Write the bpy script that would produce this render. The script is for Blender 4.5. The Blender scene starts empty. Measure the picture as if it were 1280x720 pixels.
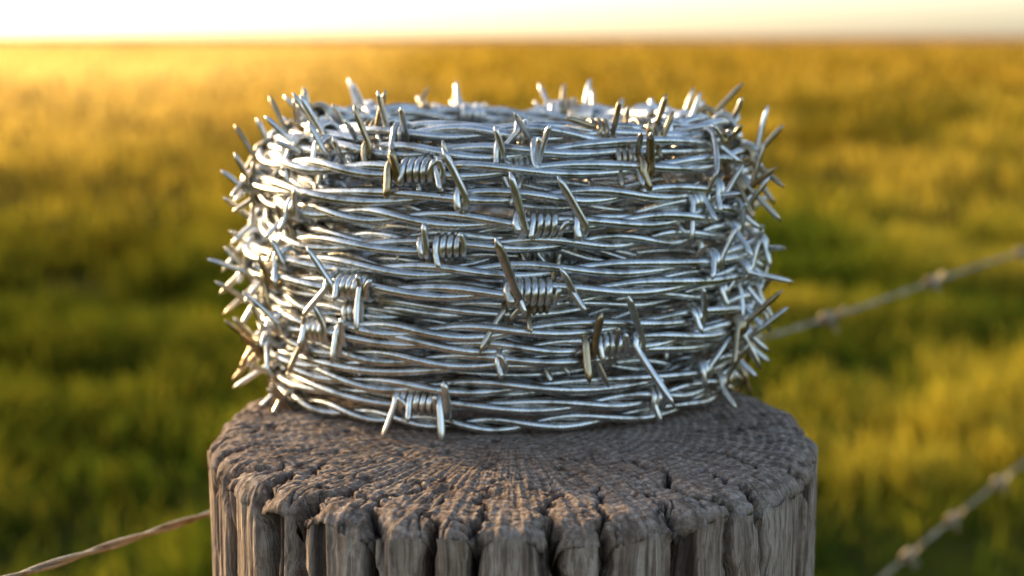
import bpy, math, numpy as np
from mathutils import Vector
rng = np.random.default_rng(11)
S = bpy.context.scene
S.view_settings.view_transform='Standard'; S.view_settings.look='None'; S.view_settings.exposure=0

# ------------------------------------------------------------ helpers
def hash3(i,j,k,s):
    n=(i*374761393+j*668265263+k*2147483647+s*1274126177)&0xffffffff
    n=((n^(n>>13))*1274126177)&0xffffffff
    n=(n^(n>>16))&0xffffffff
    n=(n*2246822519)&0xffffffff
    n=(n^(n>>15))&0xffffffff
    return n/4294967295.0
def vnoise(x,y,z,s=0):
    x=np.asarray(x,float);y=np.asarray(y,float);z=np.asarray(z,float)
    x,y,z=np.broadcast_arrays(x,y,z)
    xi=np.floor(x).astype(np.int64);yi=np.floor(y).astype(np.int64);zi=np.floor(z).astype(np.int64)
    fx=x-xi;fy=y-yi;fz=z-zi
    fx=fx*fx*(3-2*fx);fy=fy*fy*(3-2*fy);fz=fz*fz*(3-2*fz)
    r=0
    for a in (0,1):
        for b in (0,1):
            for c in (0,1):
                w=(fx if a else 1-fx)*(fy if b else 1-fy)*(fz if c else 1-fz)
                r=r+w*hash3(xi+a,yi+b,zi+c,s)
    return r*2-1
def fbm(x,y,z,o=4,s=0):
    r=0;a=1;t=0
    for i in range(o):
        r=r+a*vnoise(np.asarray(x)*2**i,np.asarray(y)*2**i,np.asarray(z)*2**i,s+i*17);t+=a;a*=.5
    return r/t
def make_mesh(name,V,quads=None,tris=None,mat=None,smooth=True,attrs=None,parent=None):
    me=bpy.data.meshes.new(name)
    V=np.asarray(V,np.float32)
    me.vertices.add(len(V)); me.vertices.foreach_set('co',V.ravel())
    idx=[];tot=[]
    if quads is not None and len(quads): idx.append(np.asarray(quads,np.int32).ravel());tot.append(np.full(len(quads),4,np.int32))
    if tris is not None and len(tris): idx.append(np.asarray(tris,np.int32).ravel());tot.append(np.full(len(tris),3,np.int32))
    idx=np.concatenate(idx);tot=np.concatenate(tot)
    st=np.concatenate([[0],np.cumsum(tot)[:-1]]).astype(np.int32)
    me.loops.add(len(idx)); me.loops.foreach_set('vertex_index',idx)
    me.polygons.add(len(tot)); me.polygons.foreach_set('loop_start',st); me.polygons.foreach_set('loop_total',tot)
    me.polygons.foreach_set('use_smooth',np.full(len(tot),smooth,bool))
    if attrs:
        for k,v in attrs.items():
            a=me.attributes.new(k,'FLOAT','POINT'); a.data.foreach_set('value',np.asarray(v,np.float32))
    me.update(calc_edges=True)
    ob=bpy.data.objects.new(name,me); S.collection.objects.link(ob)
    if mat: me.materials.append(mat)
    if parent: ob.parent=parent
    return ob
def new_mat(name):
    m=bpy.data.materials.new(name); m.use_nodes=True
    nt=m.node_tree; nt.nodes.clear()
    return m,nt
class NT:
    def __init__(s,nt): s.nt=nt
    def n(s,t,**k):
        nd=s.nt.nodes.new(t)
        for a,b in k.items(): setattr(nd,a,b)
        return nd
    def l(s,a,b): s.nt.links.new(a,b)
    def ramp(s,fac,stops):
        r=s.n('ShaderNodeValToRGB')
        e=r.color_ramp.elements
        while len(e)<len(stops): e.new(.5)
        for el,(p,c) in zip(e,stops): el.position=p; el.color=(*c,1) if len(c)==3 else c
        s.l(fac,r.inputs[0]); return r.outputs[0]
    def mix(s,fac,a,b,bt='MIX'):
        m=s.n('ShaderNodeMix',data_type='RGBA',blend_type=bt)
        for v,i in ((fac,0),(a,6),(b,7)):
            if hasattr(v,'links'): s.l(v,m.inputs[i])
            elif i==0: m.inputs[0].default_value=v
            else: m.inputs[i].default_value=(*v,1)
        return m.outputs[2]
    def math(s,op,a,b=0.0):
        m=s.n('ShaderNodeMath',operation=op)
        for i,v in enumerate((a,b)):
            if hasattr(v,'links'): s.l(v,m.inputs[i])
            else: m.inputs[i].default_value=v
        return m.outputs[0]
    def noise(s,vec,scale,detail=4,rough=.55,vscale=None):
        if vscale is not None:
            mp=s.n('ShaderNodeMapping'); mp.inputs['Scale'].default_value=vscale; s.l(vec,mp.inputs[0]); vec=mp.outputs[0]
        n=s.n('ShaderNodeTexNoise'); n.inputs['Scale'].default_value=scale; n.inputs['Detail'].default_value=detail; n.inputs['Roughness'].default_value=rough
        s.l(vec,n.inputs['Vector']); return n.outputs[0]

# ------------------------------------------------------------ materials
def mat_wire(name,cols=((.30,.28,.23),(.68,.67,.62),(.90,.89,.85)),r0=.13,r1=.38):
    m,nt=new_mat(name);N=NT(nt)
    geo=N.n('ShaderNodeNewGeometry'); out=N.n('ShaderNodeOutputMaterial'); b=N.n('ShaderNodeBsdfPrincipled')
    n1=N.noise(geo.outputs['Position'],110,4,.65)
    n2=N.noise(geo.outputs['Position'],900,3,.6)
    c=N.ramp(n1,[(.32,cols[0]),(.48,cols[1]),(.70,cols[2])])
    N.l(c,b.inputs['Base Color'])
    b.inputs['Metallic'].default_value=1
    r=N.n('ShaderNodeMapRange'); r.inputs['To Min'].default_value=r0; r.inputs['To Max'].default_value=r1
    N.l(n1,r.inputs[0]); N.l(r.outputs[0],b.inputs['Roughness'])
    bp=N.n('ShaderNodeBump'); bp.inputs['Strength'].default_value=.2; bp.inputs['Distance'].default_value=.0004
    N.l(n2,bp.inputs['Height']); N.l(bp.outputs[0],b.inputs['Normal'])
    N.l(b.outputs[0],out.inputs[0]); return m
M_wire=mat_wire('galvanised_steel')
M_old=mat_wire('weathered_fence_wire',((.20,.13,.07),(.36,.29,.19),(.5,.44,.34)),.4,.6)
def mat_barb():
    m,nt=new_mat('barb_steel');N=NT(nt)
    geo=N.n('ShaderNodeNewGeometry'); out=N.n('ShaderNodeOutputMaterial'); b=N.n('ShaderNodeBsdfPrincipled')
    at=N.n('ShaderNodeAttribute',attribute_name='rnd')
    n1=N.noise(geo.outputs['Position'],200,4,.6)
    c=N.ramp(at.outputs['Fac'],[(0,(.44,.32,.17)),(.2,(.52,.43,.29)),(.4,(.72,.69,.62)),(1,(.88,.87,.83))])
    c=N.mix(.5,c,N.ramp(n1,[(.3,(.4,.37,.32)),(.55,(1,1,1))]),'MULTIPLY')
    N.l(c,b.inputs['Base Color']); b.inputs['Metallic'].default_value=1; b.inputs['Roughness'].default_value=.28
    N.l(b.outputs[0],out.inputs[0]); return m
M_barb=mat_barb()
def mat_wood():
    m,nt=new_mat('weathered_wood');N=NT(nt)
    out=N.n('ShaderNodeOutputMaterial'); b=N.n('ShaderNodeBsdfPrincipled')
    tc=N.n('ShaderNodeTexCoord'); P=tc.outputs['Object']
    # slight warp so the grain wanders instead of running dead straight
    wn=N.n('ShaderNodeTexNoise'); wn.inputs['Scale'].default_value=28; wn.inputs['Detail'].default_value=2; N.l(P,wn.inputs['Vector'])
    wsub=N.n('ShaderNodeVectorMath',operation='SUBTRACT'); N.l(wn.outputs['Color'],wsub.inputs[0]); wsub.inputs[1].default_value=(.5,.5,.5)
    wsc=N.n('ShaderNodeVectorMath',operation='SCALE'); N.l(wsub.outputs[0],wsc.inputs[0]); wsc.inputs['Scale'].default_value=.010
    wad=N.n('ShaderNodeVectorMath',operation='ADD'); N.l(P,wad.inputs[0]); N.l(wsc.outputs[0],wad.inputs[1]); PW=wad.outputs[0]
    g1=N.noise(PW,1,5,.65,(170,170,6)); g2=N.noise(PW,1,4,.6,(620,620,14)); g3=N.noise(P,14,4,.6); g4=N.noise(PW,1,3,.5,(45,45,3)); g5=N.noise(PW,1,3,.6,(260,260,5)); g6=N.noise(P,300,4,.7)
    side=N.ramp(g1,[(.30,(.15,.095,.062)),(.43,(.36,.26,.185)),(.55,(.54,.42,.32)),(.72,(.67,.55,.44))])
    side=N.mix(.85,side,N.ramp(g2,[(.38,(.32,.26,.21)),(.50,(1,1,1))]),'MULTIPLY')
    side=N.mix(.6,side,N.ramp(g4,[(.38,(.45,.37,.31)),(.58,(1,1,1))]),'MULTIPLY')
    line=N.ramp(g5,[(.465,(1,1,1)),(.495,(.10,.065,.04)),(.505,(.10,.065,.04)),(.535,(1,1,1))])
    side=N.mix(.6,side,line,'MULTIPLY')
    side=N.mix(.3,side,N.ramp(g6,[(.40,(.4,.34,.28)),(.55,(1,1,1))]),'MULTIPLY')
    side=N.mix(.2,side,N.ramp(g3,[(.35,(.38,.25,.155)),(.65,(.6,.51,.43))]))
    sx=N.n('ShaderNodeSeparateXYZ'); N.l(P,sx.inputs[0])
    rad=N.math('SQRT',N.math('ADD',N.math('POWER',sx.outputs[0],2),N.math('POWER',sx.outputs[1],2)))
    nv=N.n('ShaderNodeVectorMath',operation='NORMALIZE'); fl=N.n('ShaderNodeCombineXYZ'); N.l(sx.outputs[0],fl.inputs[0]); N.l(sx.outputs[1],fl.inputs[1]); N.l(fl.outputs[0],nv.inputs[0])
    sp=N.n('ShaderNodeSeparateXYZ'); N.l(nv.outputs[0],sp.inputs[0])
    cv=N.n('ShaderNodeCombineXYZ'); N.l(N.math('MULTIPLY',sp.outputs[0],22),cv.inputs[0]); N.l(N.math('MULTIPLY',sp.outputs[1],22),cv.inputs[1]); N.l(N.math('MULTIPLY',rad,40),cv.inputs[2])
    rays=N.noise(cv.outputs[0],1.5,5,.7)
    wv=N.math('SINE',N.math('ADD',N.math('MULTIPLY',rad,1500),N.math('MULTIPLY',N.noise(P,18,3,.5),18)))
    t1=N.noise(P,620,6,.8); t2=N.noise(P,26,5,.6); t3=N.noise(P,240,5,.7)
    top=N.ramp(t1,[(.36,(.16,.108,.074)),(.48,(.43,.325,.245)),(.60,(.74,.61,.49))])
    top=N.mix(.35,top,N.ramp(t2,[(.38,(.35,.22,.135)),(.62,(.60,.51,.425))]))
    top=N.mix(.6,top,N.ramp(t3,[(.38,(.38,.33,.28)),(.52,(1,1,1))]),'MULTIPLY')
    top=N.mix(.62,top,N.ramp(rays,[(.38,(.34,.28,.23)),(.5,(1,1,1))]),'MULTIPLY')
    top=N.mix(.50,top,N.ramp(wv,[(.0,(.5,.44,.39)),(.7,(1,1,1))]),'MULTIPLY')
    tm=N.n('ShaderNodeAttribute',attribute_name='topmask')
    col=N.mix(tm.outputs['Fac'],side,top)
    cr=N.n('ShaderNodeAttribute',attribute_name='crack')
    col=N.mix(N.math('MULTIPLY',cr.outputs['Fac'],.94),col,(.018,.011,.007))
    N.l(col,b.inputs['Base Color']); b.inputs['Roughness'].default_value=.9; b.inputs['Specular IOR Level'].default_value=.12
    h=N.math('ADD',N.math('MULTIPLY',g2,.8),g1)
    hm=N.n('ShaderNodeMix',data_type='FLOAT'); N.l(tm.outputs['Fac'],hm.inputs[0]); N.l(h,hm.inputs[2])
    N.l(N.math('ADD',N.math('ADD',N.math('MULTIPLY',t1,.8),N.math('MULTIPLY',t3,.6)),N.math('MULTIPLY',rays,.8)),hm.inputs[3])
    bp=N.n('ShaderNodeBump'); bp.inputs['Strength'].default_value=.9; bp.inputs['Distance'].default_value=.0018
    N.l(hm.outputs[0],bp.inputs['Height']); N.l(bp.outputs[0],b.inputs['Normal'])
    N.l(b.outputs[0],out.inputs[0]); return m
M_wood=mat_wood()
def mat_grass():
    m,nt=new_mat('grass_blades');N=NT(nt)
    out=N.n('ShaderNodeOutputMaterial')
    at=N.n('ShaderNodeAttribute',attribute_name='rnd'); dr=N.n('ShaderNodeAttribute',attribute_name='dry_glow')
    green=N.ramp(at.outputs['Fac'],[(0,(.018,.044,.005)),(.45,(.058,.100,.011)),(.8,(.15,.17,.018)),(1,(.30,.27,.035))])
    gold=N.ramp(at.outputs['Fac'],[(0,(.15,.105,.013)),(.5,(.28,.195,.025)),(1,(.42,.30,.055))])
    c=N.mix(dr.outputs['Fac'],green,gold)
    glow_tint=N.n('ShaderNodeAttribute',attribute_name='glow_tint')
    c=N.mix(glow_tint.outputs['Fac'],c,(.72,.55,.23))  # pale tint: hazy sun glow painted into the blade colour
    d=N.n('ShaderNodeBsdfDiffuse'); t=N.n('ShaderNodeBsdfTranslucent')
    N.l(c,d.inputs[0]); c2=N.mix(1.0,c,(1.6,1.35,.8),'MULTIPLY'); N.l(c2,t.inputs[0])
    m1=N.n('ShaderNodeMixShader'); m1.inputs[0].default_value=.55; N.l(d.outputs[0],m1.inputs[1]); N.l(t.outputs[0],m1.inputs[2])
    N.l(m1.outputs[0],out.inputs[0]); return m
M_grass=mat_grass()
def mat_ground():
    m,nt=new_mat('field_soil');N=NT(nt)
    geo=N.n('ShaderNodeNewGeometry'); out=N.n('ShaderNodeOutputMaterial'); b=N.n('ShaderNodeBsdfPrincipled')
    P=geo.outputs['Position']; n=N.noise(P,1.5,5,.6); n2=N.noise(P,.02,4,.6)
    dr=N.n('ShaderNodeAttribute',attribute_name='dry_glow'); fr=N.n('ShaderNodeAttribute',attribute_name='far')
    a=N.ramp(n,[(.3,(.02,.03,.005)),(.7,(.06,.065,.012))])
    f=N.ramp(n2,[(.35,(.14,.09,.014)),(.65,(.20,.13,.02))])
    c=N.mix(dr.outputs['Fac'],a,f)
    c=N.mix(fr.outputs['Fac'],c,N.ramp(n2,[(.35,(.34,.16,.08)),(.65,(.50,.28,.12))]))
    N.l(c,b.inputs['Base Color']); b.inputs['Roughness'].default_value=1; b.inputs['Specular IOR Level'].default_value=.0
    N.l(b.outputs[0],out.inputs[0]); return m
M_ground=mat_ground()

# ------------------------------------------------------------ ground
GZ=-1.2
def terr(x,y):
    r=np.hypot(x,y)
    h=GZ+.05*fbm(x*.35,y*.35,0,3,5)*np.clip((r-.3)/2,0,1)
    h=h+np.clip(r/60,0,1)*.25*fbm(x*.03,y*.03,0,3,9)
    h=h+6.0*np.clip((r-500)/1500,0,1)**1.2*(.55+.5*fbm(x*.0006+3,y*.0006,0,3,21)+.1*np.clip(-x/1500,-1,1))
    return h
def dryness_glow(x,y):
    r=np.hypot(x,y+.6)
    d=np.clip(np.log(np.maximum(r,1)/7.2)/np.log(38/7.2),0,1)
    d=d+.32*fbm(x*.25,y*.12,0,4,31)-.20*np.clip(x/np.maximum(r,1)*2,-1,1)  # last term shifts the left towards gold, painting sun glow into the dry-grass mask
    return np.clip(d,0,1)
nr,na=220,240
rr=np.concatenate([[0.0],np.geomspace(.3,4000,nr-1)])
aa=np.linspace(0,2*np.pi,na,endpoint=False)
R,A=np.meshgrid(rr,aa,indexing='ij'); X=R*np.sin(A);Y=R*np.cos(A)
V=np.stack([X,Y,terr(X,Y)],-1).reshape(-1,3)
i=np.arange(nr-1)[:,None]*na; j=np.arange(na)[None]; j2=(j+1)%na
Q=np.stack([i+j,i+na+j,i+na+j2,i+j2],-1).reshape(-1,4)[:,::-1]
make_mesh('ground',V,quads=Q,mat=M_ground,attrs={'dry_glow':dryness_glow(X,Y).ravel(),'far':np.clip((R-150)/150,0,1).ravel()})

# ------------------------------------------------------------ grass (one mesh)
def grass():
    n=200000
    d=np.exp(rng.uniform(np.log(2.0),np.log(420),n))
    near=rng.random(n)<.40
    d[near]=2.0+ (rng.random(near.sum())**.8)*8
    az=rng.uniform(-math.radians(38),math.radians(38),n)
    x=d*np.sin(az); y=d*np.cos(az)-.6
    clump=fbm(x*1.7,y*1.7,0,3,77)
    cl2=fbm(x*.45,y*.45,0,3,99)
    keep=rng.random(n)<np.clip(.60+1.5*clump+.7*cl2,.08+.5*np.clip((d-8)/10,0,1),1)
    d,az,x,y,clump,cl2=[q[keep] for q in (d,az,x,y,clump,cl2)]; n=len(d)
    s=np.clip(d/6,1,None)
    h=(.10+.10*rng.random(n)+.20*np.clip(clump,-.3,.7)+.10*cl2)*np.clip(s**.25,1,2.2)
    h=np.maximum(h,.045)
    w=.0052*s*(.7+.6*rng.random(n))*np.clip(d/3.2,.8,1.5)
    z=terr(x,y)-.01
    fa=rng.uniform(0,2*np.pi,n)
    wx=np.cos(fa)*w;wy=np.sin(fa)*w
    la=rng.uniform(0,2*np.pi,n); lm=rng.uniform(.1,.75,n)*h
    lx=np.cos(la)*lm; ly=np.sin(la)*lm
    b0=np.stack([x-wx,y-wy,z],-1); b1=np.stack([x+wx,y+wy,z],-1)
    m0=np.stack([x-wx*.8+lx*.35,y-wy*.8+ly*.35,z+h*.6],-1); m1=np.stack([x+wx*.8+lx*.35,y+wy*.8+ly*.35,z+h*.6],-1)
    t=np.stack([x+lx,y+ly,z+h*(1-.25*lm/h)],-1)
    V=np.stack([b0,b1,m1,m0,t],1).reshape(-1,3)
    o=np.arange(n)[:,None]*5
    Q=o+np.array([[0,1,2,3]]); T=o+np.array([[3,2,4]])
    rnd=np.clip(rng.random(n)*.4+.27+1.1*fbm(x*.8,y*.5,0,3,55)+.5*clump,0,1); dry_glow=np.clip(dryness_glow(x,y)+rng.uniform(-.15,.15,n),0,1)
    glow_tint=np.clip((d-12)/40,0,1)*np.clip((-.03-x/d)/.25+.6*fbm(x*.05,y*.03,0,3,61),0,1)  # mask of the painted glow: far grass, left of centre
    make_mesh('grass',V,quads=Q,tris=T,mat=M_grass,smooth=False,attrs={'rnd':np.repeat(rnd,5),'dry_glow':np.repeat(dry_glow,5),'glow_tint':np.repeat(glow_tint,5)})
grass()

# ------------------------------------------------------------ post
PR=.127
def build_post(name,loc,cracks,na=1500,nt=150,ns=130,seed=0,height=1.25):
    th=np.linspace(0,2*np.pi,na,endpoint=False)      # 0 = towards camera (-Y), + = right
    rt=np.linspace(0,1,nt)**.7
    zs_=-(np.linspace(0,1,ns)[1:]**1.9)*height
    def rad0(t): return PR*(1+.010*np.sin(2*t+1)+.008*np.sin(3*t+2.2)+.010*fbm(np.cos(t)*2+seed,np.sin(t)*2,0,3,3))
    T=th[None,:]
    Rn=np.broadcast_to(rt[:,None],(nt,na)); Tt=np.broadcast_to(T,(nt,na))
    rimdrop=.0070+.0045*fbm(np.cos(Tt)*5,np.sin(Tt)*5,0,3,8+seed)
    e=np.clip((Rn-.90)/.10,0,1)
    ztop=-rimdrop*(1-np.sqrt(np.clip(1-e**2,0,1)))
    rtop=Rn*rad0(Tt)
    Ts=np.broadcast_to(T,(ns-1,na)); Zs=np.broadcast_to(zs_[:,None],(ns-1,na))
    rside=rad0(Ts)
    zside=Zs-rimdrop[0:1]
    rA=np.vstack([rtop,rside]); zA=np.vstack([ztop,zside]); TA=np.vstack([Tt,Ts])
    issid=np.vstack([np.zeros_like(Rn),np.ones_like(Zs)])
    rn=np.vstack([Rn,np.ones_like(Zs)])
    dep=np.vstack([np.zeros_like(Rn),-Zs])
    crack=np.zeros_like(rA)
    dr=np.zeros_like(rA);dz=np.zeros_like(rA)
    for (ang,reach,wid,depth,down) in cracks:
        a0=math.radians(ang)
        wob=(.007*vnoise(rn*7+ang,dep*20+ang,0,40)+.003*vnoise(rn*34+ang,dep*70,ang,41)+.0012*vnoise(rn*120+ang,dep*240,ang,42))/np.maximum(rA,.03)*(1.0-.2*issid)
        d=((TA-a0-wob+np.pi)%(2*np.pi)-np.pi)*rA
        fall=np.where(issid>0,np.clip(1-dep/down,0,1)**.6,np.clip((rn-(1-reach))/max(reach,.01),0,1)**.8)
        w=wid*(.35+.65*fall)*(1+.45*vnoise(rn*25,dep*60,ang*3.1,43))
        g=np.exp(-(np.abs(d)/np.maximum(w,1e-5))**2.6)*np.clip(fall*3,0,1)
        sh=np.exp(-(np.abs(d)/(wid*2.4))**1.5)*fall
        e2=np.clip((rn-.90)/.10,0,1)
        dr-=g*depth*(e2*.6+.4)*issid + g*depth*.5*e2*(1-issid)
        dz-=g*depth*.8*(1-issid)*(.35+.65*fall) + sh*.16*depth*e2*(1-issid)
        dr-=sh*depth*.12*np.where(issid>0,np.exp(-dep/.03)+.2,e2)
        crack=np.maximum(crack,g)
    x=np.sin(TA)*rA;y=-np.cos(TA)*rA
    gr=fbm(x*90,y*90,zA*4.0,4,60+seed); gr2=fbm(x*300,y*300,zA*12,3,70+seed)
    fl=np.clip(fbm(x*130,y*130,zA*6,3,66+seed)-.24,0,1)
    dr+=issid*(.0010*gr+.0008*gr2-.011*fl)
    crack=np.maximum(crack,issid*np.clip(fl*5,0,.85))
    tr=fbm(x*40,y*40,0,5,80+seed); tr2=fbm(x*520,y*520,0,2,81+seed); tr3=fbm(x*220,y*220,0,3,83+seed)
    cx_,cy_=np.cos(TA),np.sin(TA)
    chk=np.abs(fbm(cx_*14,cy_*14,rn*5,3,90+seed)); chk=np.exp(-(chk/.028)**2)*np.clip((rn-.3)*2,0,1)*np.clip(vnoise(cx_*5,cy_*5,rn*7,91)*4+.5,0,1)
    ray=fbm(cx_*60,cy_*60,rn*5,3,93+seed)*np.clip(rn*2-.3,0,1)
    pit=np.clip(fbm(x*160,y*160,0,3,87+seed)-.34,0,1)
    dz+=(1-issid)*(.0009*tr+.0004*tr2+.0005*tr3+.0008*ray-.0016*chk-.003*pit)
    crack=np.maximum(crack,(1-issid)*np.maximum(.8*chk,np.clip(pit*2,0,.4)))
    nick=np.clip(fbm(cx_*12,cy_*12,rn*5,3,95+seed)-.15,0,1)
    teeth=fbm(cx_*60,cy_*60,rn*2,3,97+seed)
    e3=np.clip((rn-.91)/.09,0,1)
    dz-=(1-issid)*(nick*.006*e3+e3*.0010*teeth); dr-=nick*.006*(e3*(1-issid)+issid*np.exp(-dep/.014))
    dr-=.0010*teeth*(e3*(1-issid)+issid*np.exp(-dep/.03))
    sc=(rA+dr)/np.maximum(rA,1e-6)
    sc=np.where(rn<.05,1,sc)
    V=np.stack([x*sc,y*sc,zA+dz],-1).reshape(-1,3)
    n=nt+ns-1
    i=np.arange(n-1)[:,None]*na; j=np.arange(na)[None]; j2=(j+1)%na
    Q=np.stack([i+j,i+na+j,i+na+j2,i+j2],-1).reshape(-1,4)
    tm=np.where(issid>0,np.clip(1-dep/.004,0,1)*.6,1-.4*np.clip((rn-.96)/.04,0,1))
    ob=make_mesh(name,V,quads=Q,mat=M_wood,attrs={'topmask':tm.ravel(),'crack':np.clip(crack,0,1).ravel()})
    ob.location=loc
    return ob
cr=[(-80,.08,.0012,.010,.5),(-70,.26,.0018,.014,.5),(-59,.20,.0022,.020,1.2),(-46,.30,.0020,.018,.9),(-35,.24,.0026,.022,1.4),
    (-22,.38,.0016,.014,.6),(-14,.12,.0014,.012,.4),(-4,.45,.0016,.014,.6),(9,.34,.0020,.016,1.0),(16,.40,.0012,.010,.09),(25,.12,.0012,.010,.5),
    (36,.65,.0017,.012,.35),(48,.26,.0020,.014,1.0),(60,.45,.0014,.010,.3),(76,.30,.0018,.015,.8),(90,.4,.0014,.012,.7),(110,.5,.0014,.014,.8),
    (135,.3,.002,.015,.9),(160,.5,.0016,.012,.6),(185,.3,.0016,.012,.6),(210,.2,.002,.016,.9),(238,.4,.0016,.013,.7),(262,.2,.002,.016,.8),(272,.3,.0012,.01,.3)]
build_post('wooden_post',(0,0,0),cr)
u=np.array([math.sin(math.radians(40)),math.cos(math.radians(40))]); nrm=np.array([-u[1],u[0]])
for k,s in enumerate((3.4,-3.4)):
    p=u*s
    build_post('wooden_post',(p[0],p[1],0.0),[(rng.uniform(0,360),.3,.003,.015,.8) for _ in range(9)],na=300,nt=40,ns=80,seed=5+k)

# ------------------------------------------------------------ wires
class Acc:
    def __init__(s): s.V=[];s.Q=[];s.T=[];s.r=[];s.o=0
    def tube(s,P,rad,sides=8,closed=False,frame='z',rnd=.5,cap=True):
        n=len(P)
        if closed: t=np.roll(P,-1,0)-np.roll(P,1,0)
        else: t=np.gradient(P,axis=0)
        t/=np.linalg.norm(t,axis=1)[:,None]+1e-12
        if frame=='z':
            a=np.cross(t,[0,0,1.0]); a/=np.linalg.norm(a,axis=1)[:,None]+1e-9
        else:
            a=np.zeros_like(P); v=np.cross(t[0],[.3,.5,.8]); v/=np.linalg.norm(v)
            for i in range(n):
                v=v-t[i]*v.dot(t[i]); v/=np.linalg.norm(v)+1e-12; a[i]=v
        b=np.cross(t,a)
        ph=np.linspace(0,2*np.pi,sides,endpoint=False)
        rad=np.broadcast_to(rad,(n,))
        V=P[:,None]+rad[:,None,None]*(a[:,None]*np.cos(ph)[None,:,None]+b[:,None]*np.sin(ph)[None,:,None])
        m=n if closed else n-1
        i=(np.arange(m)[:,None])*sides; i2=(((np.arange(m)+1)%n)[:,None])*sides
        j=np.arange(sides)[None]; j2=(j+1)%sides
        s.Q.append(np.stack([i+j,i+j2,i2+j2,i2+j],-1).reshape(-1,4)+s.o)
        V=V.reshape(-1,3)
        if not closed:
            V=np.vstack([V,P[:1],P[-1:]])
            jj=np.arange(sides); c0=n*sides;c1=c0+1
            s.T.append(np.stack([np.full(sides,c0),(jj+1)%sides,jj],-1)+s.o)
            s.T.append(np.stack([np.full(sides,c1),(n-1)*sides+jj,(n-1)*sides+(jj+1)%sides],-1)+s.o)
        s.V.append(V); s.r.append(np.full(len(V),rnd)); s.o+=len(V)
    def build(s,name,mat,parent=None):
        return make_mesh(name,np.vstack(s.V),quads=np.vstack(s.Q),tris=np.vstack(s.T) if s.T else None,mat=mat,attrs={'rnd':np.concatenate(s.r)},parent=parent)

WR=.0019
CX,CY=-.003,.065
AX,AY=.1115,.094
class Ring:
    def __init__(s,z,k,wob=1.0,tilt=None,tph=None,scy=1.0,twist=None):
        s.z=z;s.k=k;s.scy=scy
        m=np.arange(1,8)
        s.ph=rng.uniform(0,2*np.pi,7);s.az=rng.normal(0,1,7)*.0011*wob/m**.7
        s.ph2=rng.uniform(0,2*np.pi,7);s.ar=rng.normal(0,1,7)*.0012*wob/m**.8
        s.m=m
        s.tilt=rng.uniform(0,.003)*wob if tilt is None else tilt
        s.tph=rng.uniform(0,2*np.pi) if tph is None else tph
        s.tw=int(rng.integers(7,11)) if twist is None else twist
        s.tp=rng.uniform(0,2*np.pi)
        # looser winding on the flanks than on the face
        s.lz=rng.normal(0,.0026*min(wob,1.2)); s.lr=rng.normal(0,.0022)
    def c(s,t):
        t=np.atleast_1d(t)
        dz=(s.az[None]*np.sin(t[:,None]*s.m+s.ph)).sum(1)+s.tilt*np.cos(t-s.tph)
        dr=(s.ar[None]*np.sin(t[:,None]*s.m+s.ph2)).sum(1)
        fl=np.clip((1-np.cos(t-.1))/1.2,0,1)**2
        dz=dz+s.lz*fl*np.sin(2.3*np.sin(t)+s.tp); dr=dr+s.lr*fl
        ax=AX-s.k+dr;ay=(AY-s.k)*s.scy+dr
        return np.stack([CX+np.sin(t)*ax,CY-np.cos(t)*ay,np.maximum(s.z+dz,.0044)],-1)
    def frame(s,t):
        e=.002
        p=s.c(t)[0];tg=s.c(t+e)[0]-s.c(t-e)[0];tg/=np.linalg.norm(tg)
        out=np.cross([0,0,1.0],tg); out=-out if out.dot(p-np.array([CX,CY,p[2]]))<0 else out
        out/=np.linalg.norm(out); up=np.cross(out,tg); up=up if up[2]>0 else -up
        return p,tg,out,up
W=Acc();B=Acc()
def add_ring(r,sides=8):
    n=360; t=np.linspace(0,2*np.pi,n,endpoint=False)
    P=r.c(t); tg=np.roll(P,-1,0)-np.roll(P,1,0); tg/=np.linalg.norm(tg,axis=1)[:,None]
    a=np.cross(tg,[0,0,1.0]); a/=np.linalg.norm(a,axis=1)[:,None]; b=np.cross(tg,a)
    ang=r.tw*t+r.tp+.8*np.sin(3*t+r.tp)
    off=(a*np.cos(ang)[:,None]+b*np.sin(ang)[:,None])*(WR*(1.03+.12*np.sin(5*t+r.tp)[:,None]))
    W.tube(P+off,WR,sides,closed=True); W.tube(P-off,WR,sides,closed=True)
def barb(p,tg,out,up,tips,turns=2,rnd=None,br=.00125,hand=1):
    """tips=((len,lean_deg,out_lean),(len,lean_deg,out_lean)): first tip rises, second one drops"""
    if rnd is None: rnd=rng.random()
    hr=2*WR+br*.55; pitch=2*br*1.10
    ph_up=math.radians(rng.uniform(-30,25))
    (l1,a1,o1),(l2,a2,o2)=tips
    ph0=math.radians(rng.uniform(-25,30))-2*np.pi*turns; ph1=ph_up
    m=int(10*turns)+4
    ph=np.linspace(ph0,ph1,m); s=np.linspace(-.5,.5,m)*pitch*turns*hand
    H=p+np.cos(ph)[:,None]*hr*out+np.sin(ph)[:,None]*hr*up+s[:,None]*tg
    d1=up*math.cos(math.radians(a1))+tg*math.sin(math.radians(a1))+out*o1; d1/=np.linalg.norm(d1)
    d2=-up*math.cos(math.radians(a2))+tg*math.sin(math.radians(a2))+out*o2; d2/=np.linalg.norm(d2)
    q=np.linspace(0,1,8)[1:]
    bend=out*rng.normal(0,.0008)+tg*rng.normal(0,.0008)
    E=H[-1]+d1*l1*q[:,None]+bend*(q**2)[:,None]; St=(H[0]+d2*l2*q[:,None]+bend*(q**2)[:,None])[::-1]
    P=np.vstack([St,H,E]); rad=np.full(len(P),br)
    rad[0]=br*.22;rad[1]=br*.85;rad[-1]=br*.22;rad[-2]=br*.85
    B.tube(P,rad,7,frame='pt',rnd=rnd)
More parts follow.
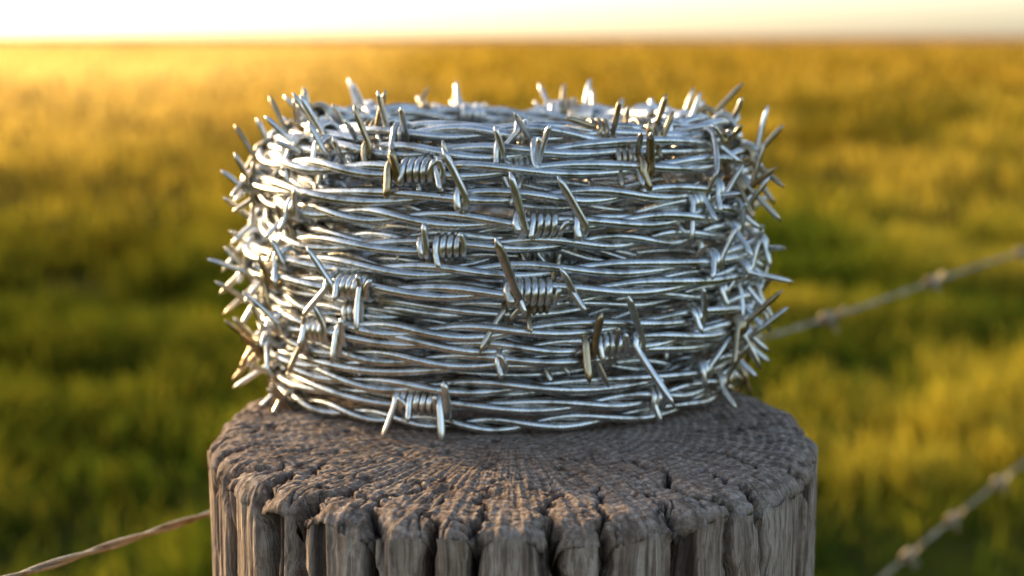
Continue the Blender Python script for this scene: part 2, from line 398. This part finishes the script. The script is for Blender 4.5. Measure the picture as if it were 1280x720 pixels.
def rbarb(r,t,scale=1.0,double=None):
    p,tg,out,up=r.frame(t)
    dbl=rng.random()<.45 if double is None else double
    def tip(): return (rng.uniform(.010,.022)*scale,rng.normal(0,30),rng.uniform(-.1,1.2))
    barb(p,tg,out,up,(tip(),tip()),turns=int(rng.integers(2,4)))
    if dbl: barb(p+tg*.0062,tg,out,up,(tip(),tip()),turns=2)
rows=[(.1165,.009,1),(.1090,.003,1),(.0985,.001,1),(.0905,.000,1),(.0800,.001,1),(.0695,-.002,1),(.0620,-.003,1),(.0560,.0050,1),
      (.0475,-.001,1),(.0400,-.0015,1),(.0325,.001,1),(.0225,.004,.98),(.0145,.006,.97),(.0055,.009,.955)]
outer=[]
for z,k,sy in rows:
    r=Ring(z,k,wob=.85,scy=sy,tilt=abs(rng.normal(0,.0016))); outer.append(r); add_ring(r)
inner=[]
for layer,(k0,cnt,w) in enumerate(((.0135,10,2.6),(.022,10,2.8),(.030,8,2.8))):
    for i in range(cnt):
        z=.008+(i+rng.uniform(.1,.9))/cnt*.108
        kk=k0+rng.uniform(-.002,.002)+(.005 if z<.02 else 0)
        r=Ring(z,kk,wob=w,tilt=rng.uniform(0,.007)); inner.append((layer,r)); add_ring(r,7)
for z,k,tl in ((.1205,.016,.002),(.1225,.022,.002),(.1215,.028,.002),(.118,.034,.003)):
    r=Ring(z,k,wob=1.2,tilt=tl); r.lz=0; inner.append((1,r)); add_ring(r)
for z,tl,k in ((.060,.010,.0035),(.090,.008,.005),(.034,.009,.004)):
    r=Ring(z,k,wob=1.2,tilt=tl,tph=math.radians(rng.uniform(80,130))); inner.append((2,r)); add_ring(r)
for r in outer:
    t=rng.uniform(0,.6)
    while t<2*np.pi-.1:
        tt=(t+np.pi)%(2*np.pi)-np.pi
        if abs(tt)>.95: rbarb(r,tt)
        t+=rng.uniform(.4,.85)
for layer,r in inner:
    t=rng.uniform(0,.9)
    while t<2*np.pi-.1:
        tt=(t+np.pi)%(2*np.pi)-np.pi
        if abs(tt)>.9 or rng.random()<.4 or r.z>.112: rbarb(r,t,scale=.75 if layer==0 else .9)
        t+=rng.uniform(.7,1.4) if r.z<.112 else rng.uniform(.4,.8)
def F(row,x,l1,a1,l2,a2,o1=.25,o2=.25,turns=3,rnd=.7,hand=1,br=.0013):
    r=outer[row]; t=math.asin(max(-.99,min(.99,(x-CX)/AX)))
    p,tg,out,up=r.frame(t)
    if tg[0]<0: tg=-tg
    barb(p,tg,out,up,((l1,a1,o1),(l2,a2,o2)),turns=turns,rnd=rnd,hand=hand,br=br)
mm=.001
F(1,-.046,11*mm,-4,11*mm,4,rnd=.1,turns=1,br=.0017);   F(1,-.037,5*mm,20,5*mm,-20,turns=4)
F(2,-.019,21*mm,-22,5*mm,10,turns=1,br=.0016);         F(1,-.028,5*mm,-20,9*mm,15,turns=1)
F(3,.003,24*mm,-18,4*mm,20,rnd=.8,turns=1,br=.0017);   F(3,.013,5*mm,30,5*mm,-10,turns=4); F(3,.026,25*mm,-34,5*mm,10,turns=1,rnd=.9,br=.0017)
F(4,-.034,12*mm,-3,6*mm,8,turns=1,rnd=.9);    F(4,-.024,5*mm,-20,7*mm,10,turns=4)
F(6,.000,30*mm,-20,6*mm,15,rnd=.35,turns=1,br=.0019,o1=.5);  F(6,.009,5*mm,20,7*mm,20,turns=5); F(6,.022,15*mm,-28,12*mm,35,turns=1)
F(6,-.069,18*mm,-30,16*mm,-40,turns=1,rnd=.9);F(6,-.061,5*mm,10,6*mm,10,turns=4);F(6,-.055,5*mm,8,19*mm,-5,turns=1,rnd=.8)
F(7,-.002,8*mm,30,20*mm,-38,turns=1,rnd=.3)
F(9,.030,15*mm,2,15*mm,-2,rnd=.12,turns=1,br=.0017);  F(9,.039,6*mm,-10,7*mm,10,turns=4); F(9,.049,25*mm,-30,29*mm,28,rnd=.85,turns=1,o1=.4,o2=.4,br=.0015)
F(9,-.077,12*mm,-8,8*mm,5,turns=4);          F(10,-.085,18*mm,10,14*mm,-25,turns=1,rnd=.3); F(9,-.067,9*mm,8,12*mm,0,turns=1)
F(12,-.046,6*mm,-35,16*mm,-14,turns=2);        F(12,-.037,5*mm,5,7*mm,6,turns=4,o2=.35); F(12,-.028,12*mm,-5,18*mm,8,turns=1,br=.0017)
F(1,.054,18*mm,-12,9*mm,15,rnd=.1,turns=1,br=.0017);   F(12,.062,12*mm,-25,9*mm,15,turns=2)
F(10,-.004,6*mm,-20,6*mm,20,turns=1,rnd=.4);  F(5,.080,14*mm,25,8*mm,-20,turns=2)
F(8,.074,14*mm,-25,9*mm,10,turns=2);          F(0,-.060,18*mm,-20,6*mm,10,turns=1,rnd=.2); F(0,.010,13*mm,14,6*mm,10,turns=1); F(0,-.005,12*mm,-12,5*mm,10,turns=1)
F(0,-.082,15*mm,-25,8*mm,0,turns=2);F(3,-.088,12*mm,20,9*mm,-10,turns=2);F(5,-.092,12*mm,-15,10*mm,20,turns=2)
F(2,.085,15*mm,30,8*mm,0,turns=2);F(7,.090,15*mm,35,8*mm,0,turns=2);F(11,.082,16*mm,40,8*mm,0,turns=2)
p,tg,out,up=outer[6].frame(-1.45)
barb(p,tg,out,up,((.018,0,2.8),(.010,20,.5)),turns=3,rnd=.7)
coil=bpy.data.objects.new('barbed_wire_coil',None); S.collection.objects.link(coil)
W.build('wire_strands',M_wire,coil); B.build('wire_barbs',M_barb,coil)

# ------------------------------------------------------------ fence strands stapled to the post
def fence(name,z0,slope,barbs,mat_off=.1305):
    W2=Acc()
    global B
    s=np.linspace(-3.4,3.4,1500)
    base=nrm*mat_off
    def c(s):
        s=np.asarray(s,float)
        z=z0+slope*np.abs(s)+.002*np.sin(s*9)
        return np.stack([base[0]+u[0]*s,base[1]+u[1]*s,z],-1)
    P=c(s); a=np.array([nrm[0],nrm[1],0]);b=np.array([0,0,1.0]); an=s*2*np.pi/.06
    off=(a*np.cos(an)[:,None]+b*np.sin(an)[:,None])*.0009
    W2.tube(P+off,.0010,6,frame='z');W2.tube(P-off,.0010,6,frame='z')
    keep=B; B=Acc()
    tg=np.array([u[0],u[1],0.0]); out=np.array([nrm[0],nrm[1],0.0])
    for sb in barbs:
        for dlt in (0,.006):
            p=c(sb+dlt)
            barb(p,tg,-out,b,((.011,rng.normal(0,25),.6),(.011,rng.normal(0,25),.6)),turns=4,br=.0009,rnd=.9)
    e=bpy.data.objects.new(name,None);S.collection.objects.link(e)
    W2.build('strand',M_old,e);B.build('barbs',M_old,e); B=keep
fence('barbed_wire_fence',-.052,.004,[.53,.72,.93,1.13,1.34,1.6,1.9,2.2,2.6,3.0,-.5,-.9,-1.3,-1.8,-2.4])
fence('barbed_wire_fence',-.345,.075,[.5,.6,.70,.795,.905,1.02,1.15,1.3,1.6,2,2.5,3,-.6,-1.2,-2,-2.8])

# ------------------------------------------------------------ light
EL,AZ=math.radians(14),math.radians(-52)
w=bpy.data.worlds.new('World'); S.world=w; w.use_nodes=True
nt=w.node_tree; bg=nt.nodes['Background']; sky=nt.nodes.new('ShaderNodeTexSky'); sky.sky_type='NISHITA'; sky.sun_disc=False
sky.sun_elevation=EL; sky.sun_rotation=AZ; sky.air_density=.7; sky.dust_density=1.8; sky.ozone_density=.2
nt.links.new(sky.outputs[0],bg.inputs[0]); bg.inputs[1].default_value=.37
sd=Vector((math.sin(AZ)*math.cos(EL),math.cos(AZ)*math.cos(EL),math.sin(EL)))
L=bpy.data.lights.new('sun','SUN'); L.energy=5; L.angle=math.radians(.5); L.color=(1,.72,.38)
lo=bpy.data.objects.new('sun',L); S.collection.objects.link(lo); lo.rotation_euler=sd.to_track_quat('Z','Y').to_euler()

# ------------------------------------------------------------ camera
cam=bpy.data.cameras.new('camera'); co=bpy.data.objects.new('camera',cam); S.collection.objects.link(co); S.camera=co
co.location=(0,-.58,.16); co.rotation_euler=(math.radians(90-9.95),0,0)
cam.lens=50; cam.sensor_width=36; cam.clip_start=.01; cam.clip_end=9000
cam.dof.use_dof=True; cam.dof.focus_distance=.52; cam.dof.aperture_fstop=6.3
